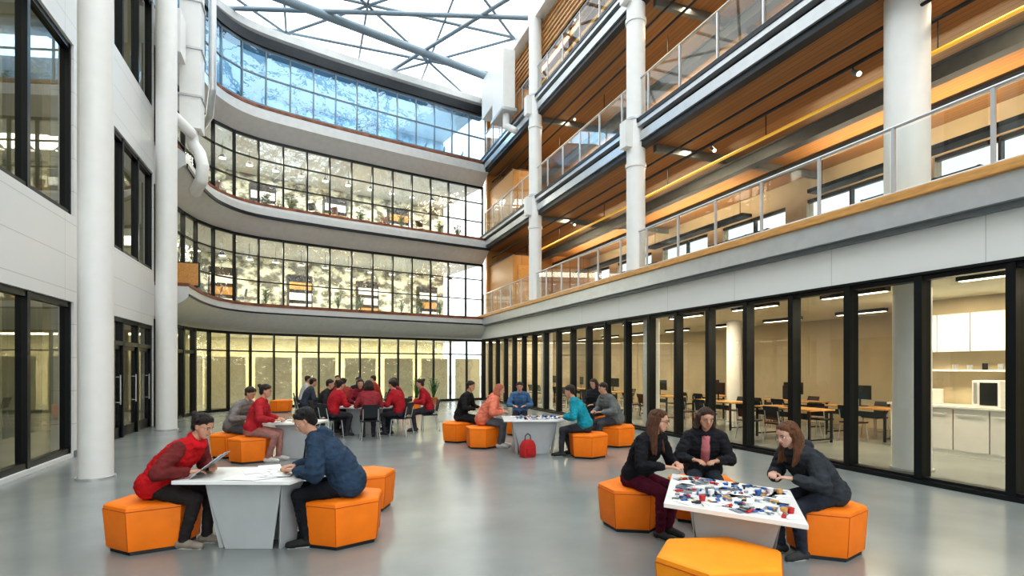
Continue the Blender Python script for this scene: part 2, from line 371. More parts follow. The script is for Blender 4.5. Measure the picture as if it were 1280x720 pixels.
for z in (4.24,8.28):
    for y in (1.5,7.6,13.5,19.5):
        mb=MB()
        for q in (0,.9,1.8,2.7): mb.bx(13.8,14.2,y+q-.03,y+q+.03,z,z+1.9,M['dark'])
        for h in (.1,.65,1.2,1.85): mb.bx(13.8,14.2,y,y+2.7,z+h,z+h+.04,M['dark'])
        for h in (.14,.69,1.24):
            for q in np.arange(.08,2.6,.11):
                if random.random()<.75: mb.bx(13.85,14.1,y+q,y+q+.07,z+h,z+h+.25+random.random()*.15,random.choice([M['red'],M['blue'],M['paper'],M['ledge'],M['steelgrey']]))
        mb.obj('bookshelf')
def column(name,x,y,z0,z1,r,levels=()):
    mb=MB(); mb.tube((x,y,z0),(x,y,z1),r,M['white'],n=40)
    mb.tube((x,y,z0),(x,y,z0+.03),r+.03,M['silver'],n=40)
    for z in levels:
        mb.tube((x,y,z-.55),(x,y,z-.45),r+.03,M['white'],n=40); mb.tube((x,y,z+.7),(x,y,z+.76),r+.03,M['silver'],n=40)
        mb.box(x-.1,y,z+.3,2*r+.12,.3,.7,M['white'])
    return mb.obj(name,smooth=40)
column('round_column',-3.03,10.0,0,15.3,.225)
column('round_column',-3.55,16.9,0,15.3,.25)
column('round_column',9.0,5.95,4.24,15.2,.31); column('round_column',9.35,6.1,0,3.1,.27)
for y in (12.6,19.55):
    column('round_column',XR,y,4.24,15.2,.25,(7.6,11.5)); column('round_column',XR+.5,y,0,3.1,.22)
column('round_column',9.0,-.8,0,15.2,.28)
column('round_column',12.3,13.3,0,3.1,.22)
def desk(name,x,y,rz=0,top='ledge'):
    mb=MB(); mb.box(0,0,.73,1.6,.75,.035,M[top])
    for i in(-1,1):
        for j in(-1,1): mb.box(i*.74,j*.33,.36,.045,.045,.71,M['dark'])
        mb.box(i*.74,0,.08,.04,.66,.03,M['dark'])
    mb.box(0,.33,.6,1.5,.02,.12,M['dark'])
    return mb.obj(name,loc=(x,y,0),rz=rz,bevel=.004)
def monitor(x,y,z,rz):
    mb=MB(); mb.box(0,0,.006,.24,.18,.012,M['dark']); mb.box(0,.03,.12,.04,.02,.24,M['dark']); mb.box(0,0,.33,.54,.03,.33,M['dark']); mb.box(0,-.017,.335,.51,.004,.30,M['screen'])
    return mb.obj('computer_monitor',loc=(x,y,z),rz=rz)
def chair(name,x,y,rz=0,mat='dark'):
    mb=MB()
    mb.loft([[V((a,b,z)) for a,b in ((-.2*s,-.2*s),(.2*s,-.2*s),(.22*s,.2*s),(-.22*s,.2*s))] for z,s in ((.42,.96),(.45,1))],M[mat])
    mb.loft([[V((-w,-.2-l,z)),V((w,-.2-l,z)),V((w,-.17-l,z)),V((-w,-.17-l,z))] for z,w,l in ((.52,.17,.0),(.68,.2,.03),(.82,.19,.07))],M[mat])
    for i in(-1,1):
        mb.tube((i*.17,.17,.43),(i*.21,.2,0),.012,M['silver'],n=8); mb.tube((i*.17,-.17,.43),(i*.21,-.24,0),.012,M['silver'],n=8)
        mb.tube((i*.17,-.18,.43),(i*.17,-.24,.72),.012,M['silver'],n=8)
    return mb.obj(name,loc=(x,y,0),rz=rz,smooth=40)
for x,y in ((10.6,9.6),(12.4,9.2),(10.8,12.2),(12.9,11.6),(11.0,15.2),(12.9,14.8),(11.0,18.2),(11.2,21.2),(11.2,24)):
    desk('work_desk',x,y,math.radians(90)); monitor(x+.05,y+.1,.75,math.radians(90)+random.uniform(-.3,.3))
    chair('task_chair',x-.8,y-.35,-1.5); chair('task_chair',x+.8,y+.3,1.5); chair('task_chair',x-.85,y+.45,-1.3)
mb=MB()
mb.bx(11.6,12.3,5.0,8.0,0,.9,M['white']); mb.bx(11.55,12.35,4.95,8.05,.9,.94,M['tabletop'])
for y in np.arange(5.0,8.0,.6): mb.bx(11.585,11.6,y+.01,y+.59,.1,.88,M['white']); mb.tube((11.57,y+.1,.78),(11.57,y+.5,.78),.008,M['silver'],n=6); mb.bx(11.583,11.586,y-.004,y+.004,.1,.88,M['dark'])
mb.obj('kitchen_counter',bevel=.004)
for y,hh in ((5.4,.35),(6.1,.5),(7.3,.3)):
    mb=MB(); mb.bx(11.7,12.15,y,y+.45,.942,.94+hh,M['paper']); mb.bx(11.69,11.7,y+.04,y+.32,.98,.90+hh,M['dark']); mb.bx(11.68,11.69,y+.36,y+.41,1.0,.9+hh,M['silver']); mb.obj('counter_appliance',bevel=.01)
mb=MB(); mb.bx(11.7,12.4,3.6,4.5,0,1.9,M['silver']); mb.bx(11.68,11.7,3.62,4.48,.7,1.88,M['silver']); mb.bx(11.68,11.7,3.62,4.48,.04,.68,M['silver'])
mb.tube((11.65,3.7,.9),(11.65,3.7,1.6),.012,M['dark'],n=8); mb.tube((11.65,3.7,.25),(11.65,3.7,.6),.012,M['dark'],n=8); mb.obj('refrigerator',bevel=.01)
mb=MB(); mb.bx(12.45,12.55,2.4,8.2,0,3.1,M['cream2']); mb.obj('wall_kitchen')
mb=MB()
mb.bx(12.1,12.44,5.0,8.0,2.0,2.75,M['white'])
for y in np.arange(5.0,8.01,.6): mb.bx(12.092,12.1,y-.004,y+.004,2.0,2.75,M['dark'])
mb.bx(12.15,12.44,5.0,8.0,1.6,1.635,M['paper'])
for y in np.arange(5.1,7.9,.26):
    if random.random()<.7: mb.tube((12.3,y,1.635),(12.3,y,1.72+.08*random.random()),.045,random.choice([M['paper'],M['steelgrey'],M['dark'],M['silver']]),n=12)
mb.obj('wall_cabinet')
mb=MB(); mb.bx(13.2,XRB,8.1,8.2,0,3.1,M['cream2']); mb.obj('wall_partition')
for y in (1,7,13,19,24):
    area('ceiling_light',(11.0,y,3.07),.5,3.6,160,(1,.86,.62))
mb=MB()
for y in np.arange(-3,25,2.4):
    for x in (9.5,12.9): mb.bx(x-.07,x+.07,y,y+1.3,3.02,3.1,M['dark']); mb.bx(x-.05,x+.05,y+.03,y+1.27,3.01,3.02,M['lamp'])
mb.obj('ceiling_light_fittings')
def slab(name,prof,mat): mb=MB(); sweep(mb,back,prof,M[mat]); return mb.obj(name,smooth=30)
slab('floor_back_second',[(.72,3.60),(.85,3.72),(.85,4.02),(-5,4.02),(-5,3.05),(-.15,3.05),(.1,3.2)],'slabgrey')
slab('trim_6',[(.87,4.02),(.87,4.12),(-.2,4.12),(-.2,4.02)],'rust')
slab('trim_11',[(.86,3.74),(.88,3.74),(.88,3.80),(.86,3.80)],'dark')
slab('floor_back_third',[(.65,7.45),(.78,7.55),(.78,7.85),(.6,8.0),(-5,8.0),(-5,6.9),(.05,6.9)],'slabgrey')
slab('trim_7',[(.62,8.0),(.62,8.10),(-.2,8.10),(-.2,8.0)],'rust')
slab('trim_8',[(.80,7.46),(.84,7.46),(.84,7.58),(.80,7.58)],'dark')
slab('floor_back_fourth',[(.5,11.3),(.62,11.4),(.62,11.75),(.4,11.9),(-5,11.9),(-5,10.85),(.05,10.85)],'slabgrey')
slab('trim_9',[(.44,11.9),(.44,12.0),(-.2,12.0),(-.2,11.9)],'rust')
slab('trim_10',[(.45,14.35),(.45,14.75),(-.3,14.75),(-.3,14.35)],'dark')
slab('ceiling_back',[(.25,15.0),(.25,15.3),(-5,15.3),(-5,14.75),(.0,14.75)],'slabgrey')
curtain('window_12',back[14:],0,3.05,.92,(2.3,),'glassB',.06)
curtain('window_17',back[:15],0,3.05,1.0,(2.2,),'glassL',.13,.18,th=.12)
curtain('window_13',back,4.12,6.9,.95,(5.1,6.1),'glassB',.05,th=.035)
curtain('window_14',back,8.10,10.85,.95,(9.05,10.0),'glassB',.05,th=.035)
curtain('window_15',offset(back,.3),12.0,14.35,.95,(13.2,),'glassBlue',.045,.1,'steelgrey')
for nm,z0,z1,mt in (('wall_back_ground',0,3.05,'cream'),('wall_back_second',4.02,6.9,'busy'),('wall_back_third',8,10.85,'busy'),('wall_back_fourth',11.9,14.75,'blueroom')):
    mb=MB(); sweep(mb,back,[(-4.6,z0),(-4.6,z1),(-4.8,z1),(-4.8,z0)],M[mt]); mb.obj(nm)
for z,e,c in ((3.03,300,(1,.90,.62)),(6.88,300,(1,.93,.74)),(10.83,300,(1,.96,.84)),(14.7,280,(.75,.9,1))):
    for (x,y,sx,sy,rz) in ((-5.4,21.5,1.6,5.0,.25),(-1.3,26.6,5,1.6,.35),(3.4,27.9,5,1.6,.25),(7.6,28.9,2.6,1.2,.2)):
        area('ceiling_light',(x,y,z),sx,sy,e*(.6 if sx<3 else 1),c,rz=rz)  # area fill added to brighten the rooms behind the back glass
mb=MB()
for i,p in enumerate(resample(offset(back,-1.6),1.9)[3:]):
    mb.box(p.x,p.y,1.05,1.5,.04,2.1,M['cream'],.25)
mb.obj('partition_screens')
for zi,z in enumerate((4.02,8.0)):
    mb=MB()
    for i,p in enumerate(resample(offset(back,-3.2),1.6)[1:-1]):
        if (i+zi)%2: 
            mb.box(p.x,p.y,z+1.0,1.1,.35,2.0,M['dark'],.25)
            for h in (.3,.8,1.3): mb.box(p.x,p.y-.05,z+h+.18,1.0,.32,.34,M['paper'] if (i+int(h*2))%3 else M['ledge'],.25)
    mb.obj('added_reflection_shelving')  # invented shelves, standing in for the dark bits of the glass reflections
    mb=MB()
    for i,p in enumerate(resample(offset(back,-1.5),1.1)[1:-1]):
        q=p+V((0,0,z+2.2)); mb.tube(q,q+V((0,0,.7)),.01,M['dark'],n=6); mb.tube(q,q+V((0,0,.16)),.18,M['dark'],.05,14); mb.tube(q+V((0,0,-.01)),q,.14,M['lamp'],n=14)
    mb.obj('added_reflection_pendants')  # invented glowing pendants, added to imitate bright reflections in the back glass
def plant(name,loc,h=.9):
    mb=MB(); mb.tube((0,0,0),(0,0,.28),.13,M['pot'],.17,16)
    for i in range(60):
        a=random.random()*6.28; t=random.random()*.8; l=h*(.4+.5*random.random())
        p=V((0,0,.27)); q=p+V((math.cos(a)*math.sin(t)*l*.35,math.sin(a)*math.sin(t)*l*.35,l*math.cos(t)*.7)); e=q+V((math.cos(a)*.14,math.sin(a)*.14,-.03+.1*random.random()))
        w=V((-math.sin(a),math.cos(a),0))*.045
        mb.ptube([p,q],.006,M['green'],5)
        mb.add([q,(q+e)/2+w,e,(q+e)/2-w],[(0,1,2,3)],M['green'])
    return mb.obj(name,loc=loc)
pp=resample(offset(back,-.75),1.0)
for z in (4.02,8.0,11.9):
    for p in pp[1:-1]:
        r=random.random()
        if r<.4: plant('potted_shrub',(p.x,p.y,z),.9+random.random()*.5)
        elif r<.9:
            c=chair('lounge_chair',p.x,p.y,random.random()*6,'rust' if r<.6 else 'dark'); c.location.z=z
for x,y in ((4.6,24.3),(5.4,24.6)): plant('potted_tree',(x,y,0),1.6)
mb=MB()
mb.bx(-3.5,-2.95,18.2,18.8,8.7,15.3,M['white'])
for z in (9.6,11,12.4,13.8): mb.bx(-3.54,-2.91,18.16,18.84,z,z+.06,M['silver'])
mb.ptube([V((-3.25,18.5,8.7)),V((-3.2,18.45,8.3)),V((-3.0,18.3,8.0)),V((-2.9,18.2,7.6)),V((-2.95,18.3,7.2)),V((-3.2,18.8,7.0))],.17,M['white'],16)
mb.ptube([V((-3.75,17.6,13.5)),V((-3.7,17.6,9.2)),V((-3.6,17.7,8.8)),V((-3.2,18.1,8.5))],.16,M['white'],16)
mb.ptube([V((-2.75,18.9,15.2)),V((-2.75,18.9,10.2)),V((-2.9,19.4,9.6)),V((-3.3,20.2,9.4))],.11,M['silver'],12)
mb.bx(-3.9,-3.3,17.3,18.0,10.4,11.6,M['white'])
mb.obj('ventilation_duct',smooth=40)
mb=MB(); mb.bx(-3.95,-3.3,19.9,20.0,4.3,5.0,M['ledge']); mb.bx(-3.99,-3.26,19.92,20.04,4.26,5.04,M['dark']); mb.obj('orange_wall_panel')
# roof
mb=MB(); zr=15.55; xa=XL+.25; cell=(XR-.15-xa)/4; nx=[xa+i*cell for i in range(5)]
for j in range(11):
    y=-5.5+j*cell
    if y+cell>28: break
    for i in range(4):
        x=nx[i]
        if (i+j)%2: mb.tube((x,y,zr),(x+cell,y+cell,zr),.055,M['truss'],n=8)
        else: mb.tube((x+cell,y,zr),(x,y+cell,zr),.055,M['truss'],n=8)
    mb.tube((xa,y,zr+.05),(XR-.15,y,zr+.05),.06,M['truss'],n=10)
for x in nx[1:4]: mb.tube((x,-5.5,zr+.05),(x,26.5,zr+.05),.045,M['truss'],n=8)
mb.tube((xa,21.0,zr-.25),(8.1,24.4,zr-.25),.17,M['truss'],n=16)
mb.tube((xa,23.6,zr-.15),(8.1,19.8,zr-.15),.09,M['truss'],n=16)
mb.tube((xa,13.0,zr-.25),(8.1,12,zr-.25),.16,M['truss'],n=16)
mb.tube((3.2,26.5,zr-.1),(8.1,17,zr-.1),.08,M['truss'],n=12)
mb.obj('skylight_truss',smooth=40)
mb=MB(); mb.add([(XL-.3,-6,zr+.3),(XR+.4,-6,zr+.3),(XR+.4,28,zr+.3),(XL-.3,28,zr+.3)],[(0,1,2,3)],M['glass']); mb.obj('ceiling_skylight_glass')
mb=MB(); mb.bx(XR-.1,XR+.3,Y0,YB,15.2,15.95,M['white']); mb.bx(XL-.05,XL+.2,Y0,18.1,15.2,15.9,M['white']); mb.obj('skylight_kerb')
mb=MB(); mb.bx(7.55,8.1,21.2,22.6,12.4,14.9,M['white']); mb.bx(7.5,8.15,21.1,22.7,12.3,12.45,M['silver']); mb.ptube([V((7.8,21.5,12.4)),V((7.8,21.5,11.8)),V((8.1,21.3,11.6))],.14,M['white'],14)
mb.bx(7.6,8.1,22.7,24.3,13.2,15.0,M['white']); mb.obj('air_handling_unit',smooth=35,bevel=.03)
curtain('window_16',line(XR+.3,Y0,XL-.3,Y0),0,ZT-.1,1.8,(3,6,9,12),'glass',.08,.18)
mb=MB(); mb.bx(XR+.3,XRB+.3,Y0-.2,Y0,0,ZT,M['white']); mb.bx(XLB-.2,XL-.3,Y0-.2,Y0,0,ZT,M['white']); mb.obj('wall_front')

# ---------------------------------------------------------------- furniture
def pouf(name,x,y,rz,r=.42,h=.45,mat='orange',sq=.85):
    mb=MB(); pts=[]
    for i in range(6):
        a=math.radians([0,58,122,180,238,302][i]); pts.append((math.cos(a)*r,math.sin(a)*r*sq*1.05))
    def ring(z,s): return [V((a*s,b*s,z)) for a,b in pts]
    mb.loft([ring(0,.86),ring(.035,.86)],M['dark'])
    mb.loft([ring(.035,.90),ring(.05,.92),ring(h*.55,.975),ring(h-.055,1.0),ring(h-.02,.985),ring(h-.004,.93),ring(h+.008,.7),ring(h+.012,.3)],M[mat])
    for i in range(6):
        a=V((*pts[i],0));b=V((*pts[(i+1)%6],0))
        mb.cap(a*.998+V((0,0,h-.05)),b*.998+V((0,0,h-.05)),.005,.005,M['seam'],6,2)
        mb.cap(V((a.x*.925,a.y*.925,.05)),V((a.x,a.y,h-.05)),.004,.004,M['seam'],6,2)
    return mb.obj(name,loc=(x,y,0),rz=rz,smooth=38,bevel=.02,seg=3)
def table(name,x,y,rz,top,z=.68,bs=.5,bd=.34,skew=.12):
    mb=MB()
    mb.loft([[V((a,b,z-.035)) for a,b in top],[V((a,b,z)) for a,b in top]],M['tabletop'])
    cx=sum(p[0] for p in top)/len(top); cy=sum(p[1] for p in top)/len(top)
    lo=[V(((a-cx)*bs+cx,(b-cy)*bd+cy,0)) for a,b in top]; hi=[V(((a-cx)*(bs+skew)+cx,(b-cy)*(bd+.2)+cy,z-.035)) for a,b in top]
    n=len(top); c=V((cx,cy,0))
    for i in range(n):
        j=(i+1)%n; q=[lo[i],lo[j],hi[j],hi[i]]
        if i%2==0: q[0]=lo[i].lerp(lo[j],.12); q[1]=lo[j].lerp(lo[i],.12)
        inn=[p.lerp(V((c.x,c.y,p.z)),.1) for p in q]
        mb.add(q+inn,[(0,1,2,3),(7,6,5,4),(0,4,5,1),(1,5,6,2),(2,6,7,3),(3,7,4,0)],M['tablebase'])
    return mb.obj(name,loc=(x,y,0),rz=rz,bevel=.004)
TA=math.radians(-17)
table('meeting_table',-.50,5.72,TA,[(-.58,-.30),(.48,-.38),(.64,.10),(.52,.36),(-.55,.36)],.68,.55,.4)
table('meeting_table',3.12,3.44,0,[(-.63,-.03),(-.10,-.83),(.60,-.05),(.13,.88)],.68,.5,.5,.1)
table('meeting_table',4.2,9.95,-.35,[(-.6,-.45),(.6,-.45),(.65,.45),(-.65,.45)],.68,.6,.5)
table('meeting_table',1.35,14.2,-.2,[(-.7,-.45),(.7,-.45),(.7,.45),(-.7,.45)],.7,.5,.4)
table('meeting_table',-.2,10.9,-.3,[(-.5,-.35),(.45,-.35),(.5,.35),(-.5,.35)],.68,.5,.4)
poufs=[(-1.37,6.06,.2,.40),(.33,5.58,.35,.41),(.60,6.75,.1,.41),(3.28,5.02,.5,.41),(4.14,4.98,.1,.40),(4.46,3.68,.3,.37),
(3.2,12.0,.2,.4),(3.45,10.95,.5,.4),(4.95,9.10,.3,.4),(6.2,10.1,.1,.4),(4.95,12.7,.2,.4),(7.0,12.3,.4,.4),(-.93,22.0,.2,.4),(3.5,20,.1,.4),(-.95,10.75,.2,.38),(-1.35,11.5,.4,.38)]
for x,y,r,rad in poufs: pouf('hexagonal_pouf',x,y,r,rad)
pouf('hexagonal_pouf',2.56,2.90,-.25,.44,.47,'yellow')
def magazine(name,loc,rz,tilt=0):
    mb=MB()
    for s in(-1,1):
        prof=[(0,.002),(.02,.012),(.07,.014),(.14,.009),(.205,.004)]
        mb.loft([[V((s*x,-.145,z)),V((s*x,.145,z)),V((s*x,.145,z-.003)),V((s*x,-.145,z-.003))] for x,z in prof],M['print'])
        mb.loft([[V((s*x*1.01,-.148,z-.0035)),V((s*x*1.01,.148,z-.0035)),V((s*x*1.01,.148,z-.006)),V((s*x*1.01,-.148,z-.006))] for x,z in prof],M['cover'])
    o=mb.obj(name,loc=loc,rz=rz); o.rotation_euler[0]=tilt; return o
magazine('open_magazine',(-.86,5.80,.775),math.radians(-98),math.radians(38))
magazine('open_magazine',(-.26,5.64,.688),math.radians(80))
mb=MB()
for (x,y,r) in ((-.48,5.85,.2),(-.42,5.52,.4),(-.55,5.50,1.1),(-.36,5.98,.1)): mb.box(x,y,.684+.002*r,.21,.297,.002,M['paper'],r)
mb.obj('paper_sheets')
def notebook(loc,rz,mat): 
    mb=MB(); mb.box(0,0,.008,.15,.21,.014,M['paper']); mb.box(0,0,.0165,.155,.215,.003,M[mat]); mb.box(-.077,0,.009,.004,.215,.018,M[mat]); return mb.obj('notebook',loc=loc,rz=rz)
notebook((4.64,3.90,.463),.6,'red')
def craft(name,cx,cy,z,poly,n):
    mb=MB(); cols=[M['blue'],M['red'],M['dark'],M['paper'],M['alu'],M['ledge'],M['steelgrey'],M['steelgrey'],M['blue']]
    a0,b0,c0,d0=[V((*p,0)) for p in poly]
    for i in range(n):
        u=random.uniform(.08,.92); v=random.uniform(.08,.92); p=a0.lerp(b0,u).lerp(d0.lerp(c0,u),v); x=cx+p.x; y=cy+p.y
        k=random.random(); c=random.choice(cols); r=random.random()*6; z_=z+.002
        if k<.16: mb.box(x,y,z_+.002,.08+.06*random.random(),.11,.003,random.choice([M['print'],M['paper'],M['alu'],M['cover']]),r)
        elif k<.52: mb.cap((x,y,z_+.009),(x+.02*math.cos(r),y+.02*math.sin(r),z_+.009),.009,.009,c,8,3)
        elif k<.74: mb.box(x,y,z_+.007,.04+.05*random.random(),.028,.013,c,r)
        elif k<.78: mb.tube((x,y,z_),(x,y,z_+.04),.02,c,.026,14)
        else: mb.cap((x,y,z_+.005),(x+.07*math.cos(r),y+.07*math.sin(r),z_+.005),.004,.003,c,6,2)
    return mb.obj(name,smooth=40)
craft('craft_supplies',3.12,3.44,.68,[(-.63,-.03),(-.10,-.83),(.60,-.05),(.13,.88)],210)
craft('craft_supplies',4.2,9.95,.68,[(-.55,-.3),(.4,-.55),(.6,.25),(-.4,.5)],90)
craft('craft_supplies',1.35,14.2,.70,[(-.6,-.3),(.6,-.45),(.6,.3),(-.6,.4)],50)
craft('craft_supplies',-.2,10.9,.68,[(-.45,-.25),(.35,-.4),(.45,.25),(-.35,.35)],25)
mb=MB()
mb.loft([[V((a*s,b*s,z)) for a,b in((-.14,-.08),(.14,-.08),(.14,.08),(-.14,.08))] for z,s in((0,.9),(.05,1),(.22,.95),(.30,.7),(.33,.4))],M['red'])
mb.ptube([V((-.07,0,.30)),V((-.06,0,.40)),V((0,0,.44)),V((.06,0,.40)),V((.07,0,.30))],.010,M['dark'],8)
mb.box(0,-.09,.12,.18,.03,.12,M['red']); mb.obj('red_backpack',loc=(3.86,9.45,0),rz=.3,smooth=50,bevel=.02)

# ---------------------------------------------------------------- people
def ik(a,t,l1,l2,pole):
    d=t-a; L=min(d.length,(l1+l2)*.995); L=max(L,abs(l1-l2)+.02); w=d.normalized()
    x=(l1*l1-l2*l2+L*L)/(2*L); h=math.sqrt(max(0,l1*l1-x*x)); p=(pole-w*pole.dot(w)).normalized()
    return a+w*x+p*h, a+w*L
def person(name,loc,face,top,bottom,hair=(.03,.018,.012),skin=(.56,.31,.21),style='short',female=False,seat=.46,lean=25,
           hands=((-.15,.46,.73),(.15,.46,.73)),feet=((-.11,.40),(.12,.36)),hy=0,hp=15,vox=.012,shoe=(.05,.05,.05),
           sleeve=None,inner=None,scarf=None,hood=False,glasses=False,sc=1.0,curl=28,hair_len=.3,bulk=.012,jacket=False,twist=0,hr_=0):
    P=[]; seat=seat/sc; hands=[(h[0],h[1],h[2]/sc) for h in hands]
    def add(lab,a,b,ra,rb=None): P.append((lab,V(a),V(b),ra,ra if rb is None else rb))
    D=[]; B=bulk
    W=.90 if female else 1.0
    L=math.radians(lean); u1=V((0,math.sin(L*.7),math.cos(L*.7))); u2=V((0,math.sin(L*1.15),math.cos(L*1.15)))
    f2=V((0,math.cos(L*1.15),-math.sin(L*1.15))); X=V((1,0,0)); tw=math.radians(twist); XS=V((math.cos(tw),-math.sin(tw),0))
    p0=V((0,0,seat+.108))
    wst=p0+u1*.19; ch=wst+u2*.19; sh=ch+u2*.13; nb=sh+u2*.055
    if jacket: wst=wst-V((0,.015,0))
    wb=.012 if jacket else 0
    st=[(p0+V((0,-.01,-.01)),.085,.112,'bottom'),(p0.lerp(wst,.35),.078,.114+B*1.2,'top'),(p0.lerp(wst,.7),.070*W,.106+B+wb,'top'),(wst,.066*W,.102+B+wb,'top'),
        (wst.lerp(ch,.35),.074*W,.106+B+wb,'top'),(wst.lerp(ch,.7),.084*W,.112+B,'top'),(ch,.092*W,.112+B,'top'),(ch.lerp(sh,.5),.108*W,.098+B*.8,'top'),(sh,.128*W,.072+B*.5,'top')]
    for i,(c,s,r,l) in enumerate(st):
        xa=X.lerp(XS,min(1,i/6)); add(l,c-xa*s,c+xa*s,r)
    if jacket: add('top',p0+V((0,-.02,.03))-X*.085,p0+V((0,-.02,.03))+X*.085,.122+B)
    add('top',sh-XS*.06+u2*.03,sh+XS*.06+u2*.03,.062+B*.4)
    if female: 
        for s in(-1,1): add('top',ch+XS*s*.065+f2*.055-u2*.01,ch+XS*s*.065+f2*.06-u2*.015,.06+B*.6)
    if inner:
        add('inner',wst+f2*(.075+B),ch+f2*(.088+B),.058,.056); add('inner',ch+f2*(.088+B),sh+f2*(.036+B)+u2*.02,.056,.050)
    uh=V((0,math.sin(L*.55),math.cos(L*.55)))
    C=nb+uh*.155+V((0,.025,0))
    add('skin',nb-u2*.03,C-uh*.04-V((0,.01,0)),.054*W,.050*W)
    if scarf:
        for i in range(8):
            a=i/8*6.283; b=(i+1)/8*6.283; c=nb+u2*.02+f2*.015
            add('scarf',c+X*math.cos(a)*.07+f2*math.sin(a)*.075,c+X*math.cos(b)*.07+f2*math.sin(b)*.075,.034)
    else:
        for i in range(8):
            a=i/8*6.283; b=(i+1)/8*6.283; c=nb-u2*.002+f2*.005; rr=.020+.008*jacket
            add('top',c+X*math.cos(a)*.060+f2*math.sin(a)*.058,c+X*math.cos(b)*.060+f2*math.sin(b)*.058,rr)
    Rm=Matrix.Rotation(math.radians(-hy),3,'Z')@Matrix.Rotation(math.radians(-hp),3,'X')@Matrix.Rotation(math.radians(hr_),3,'Y')
    hf=Rm@V((0,1,0)); hr=Rm@V((1,0,0)); hu=Rm@V((0,0,1))
    H=lambda r,f,u: C+hr*r+hf*f+hu*u
    add('skin',H(0,-.03,.032),H(0,.018,.03),.075,.073)
    add('skin',H(0,.03,-.015),H(0,.050,-.078),.058,.034)
    for s in(-1,1):
        add('skin',H(s*.03,.03,-.02),H(s*.022,.045,-.065),.042,.03)
        add('skin',H(s*.076,-.005,.012),H(s*.076,-.002,-.022),.013,.009)
        add('skin',H(s*.012,.083,.020),H(s*.045,.071,.020),.011,.009)
        D.append(('eye',H(s*.029,.0775,.002),H(s*.037,.0755,.002),.0085,.0080)); D.append(('iris',H(s*.033,.0815,.001),H(s*.033,.0815,.001),.0058,.0058))
        D.append(('hair',H(s*.022,.0845,.0095),H(s*.043,.0795,.0075),.0022,.0018))
        D.append(('hair',H(s*.018,.093,.026),H(s*.048,.082,.027),.0038,.0026))
        if glasses:
            for i in range(12):
                a=i/12*6.283;b=(i+1)/12*6.283
                D.append(('iris',H(s*.034+math.cos(a)*.023,.099,.002+math.sin(a)*.018),H(s*.034+math.cos(b)*.023,.099,.002+math.sin(b)*.018),.0022,.0022))
            D.append(('iris',H(s*.057,.097,.005),H(s*.08,.0,.008),.002,.002))
    if glasses: D.append(('iris',H(-.01,.101,.006),H(.01,.101,.006),.0022,.0022))
    add('skin',H(0,.085,.012),H(0,.104,-.022),.009,.013)
    add('skin',H(0,.08,-.048),H(0,.078,-.06),.016,.014)
    D.append(('lips',H(-.017,.0885,-.050),H(.017,.0885,-.050),.0042,.0042)); D.append(('lips',H(-.010,.091,-.056),H(.010,.091,-.056),.005,.005))
    add('hair',H(0,-.035,.042),H(0,.0,.05),.086,.079); add('hair',H(0,-.045,.02),H(0,-.05,-.03),.078,.055)
    add('hair',H(-.02,.03,.075),H(.03,.028,.073),.045,.042)
    rnd=random.Random(sum(map(ord,name)))
    for i in range(26):
        a=rnd.uniform(0,6.28); r=rnd.uniform(.01,.078); q=H(math.cos(a)*r,-.015+math.sin(a)*r*.95,.120-r*r*9); add('hair',q,q+hr*math.cos(a)*.028+hf*math.sin(a)*.022-hu*.012,.016,.008)
    for s in(-1,1): add('hair',H(s*.070,-.015,.03),H(s*.070,-.025,-.005),.020,.013)
    if style in('long','bob'):
        ln=hair_len if style=='long' else .12
        for i in range(9):
            a=math.radians(-118+i*29.5) ; x=math.sin(a)*.074; y=-.025-math.cos(a)*.062
            if y>.005: y=.005
            tip=V((x*1.15,y-.02,-.05)); p1=H(x,y,.03); p2=H(tip.x,tip.y,tip.z)
            g=V((0,-.01,-1)); p3=p2+g*ln*.5+X*(x*.3)+V((0,.1*math.sin(L)*ln,0)); p4=p3+g*ln*.5+V((0,.2*math.sin(L)*ln,0))+X*rnd.uniform(-.03,.03)
            add('hair',p1,p2,.034,.032); add('hair',p2,p3,.032,.027)
            if style=='long': add('hair',p3,p4,.027,.012)
    if style=='bun': add('hair',H(0,-.10,.06),H(0,-.125,.07),.042,.036)
    if hood:
        add('top',sh-f2*.09+u2*.03-X*.06,sh-f2*.09+u2*.03+X*.06,.055); add('top',sh-f2*.11-u2*.02-X*.03,sh-f2*.11-u2*.02+X*.03,.05)
    for i,s in enumerate((-1,1)):
        J=sh+XS*s*(.180*W+B*.4)-u2*.012; T=V(hands[i])
        E,Wr=ik(J,T-V((0,.05,-.02)),.285,.25,V((s*.7,-.35,-.8)))
        b_=B*.9
        add('top',sh+XS*s*.1*W,J,.072+b_*.4,.062+b_*.5)
        add('sleeve',J,J.lerp(E,.5),.060+b_*.6,.054+b_); add('sleeve',J.lerp(E,.5),E,.054+b_,.048+b_)
        cf=E.lerp(Wr,.88); add('sleeve',E,E.lerp(Wr,.4),.047+b_,.043+b_); add('sleeve',E.lerp(Wr,.4),cf,.043+b_,.034+b_*.6)
        add('skin',E.lerp(Wr,.5),Wr,.028,.025)
        f=(Wr-E).normalized(); f=(f+V((0,0,-f.z*.75))).normalized(); n=V((0,0,-1)); n=(n-f*n.dot(f)).normalized(); sd=f.cross(n).normalized()
        if sd.dot(X)*s<0: sd=-sd
        for k,(o,fl,fr) in enumerate(((-.030,.070,.0092),(-.010,.078,.0095),(.011,.072,.0092),(.031,.056,.0082))):
            kn=Wr+f*.088+sd*o-n*.004*(1-abs(o)/.03); add('skin',Wr+sd*o*.55+f*.012,kn,.0155,.0125)
            d=(f+sd*o*2.2).normalized(); p=kn; c=0
            for q,frac in enumerate((.45,.31,.24)):
                c+=math.radians(curl*(.6+.25*q)); dd=d*math.cos(c)+n*math.sin(c); e=p+dd*fl*frac; add('skin',p,e,fr-.0006*q,fr-.0006*(q+1)); p=e
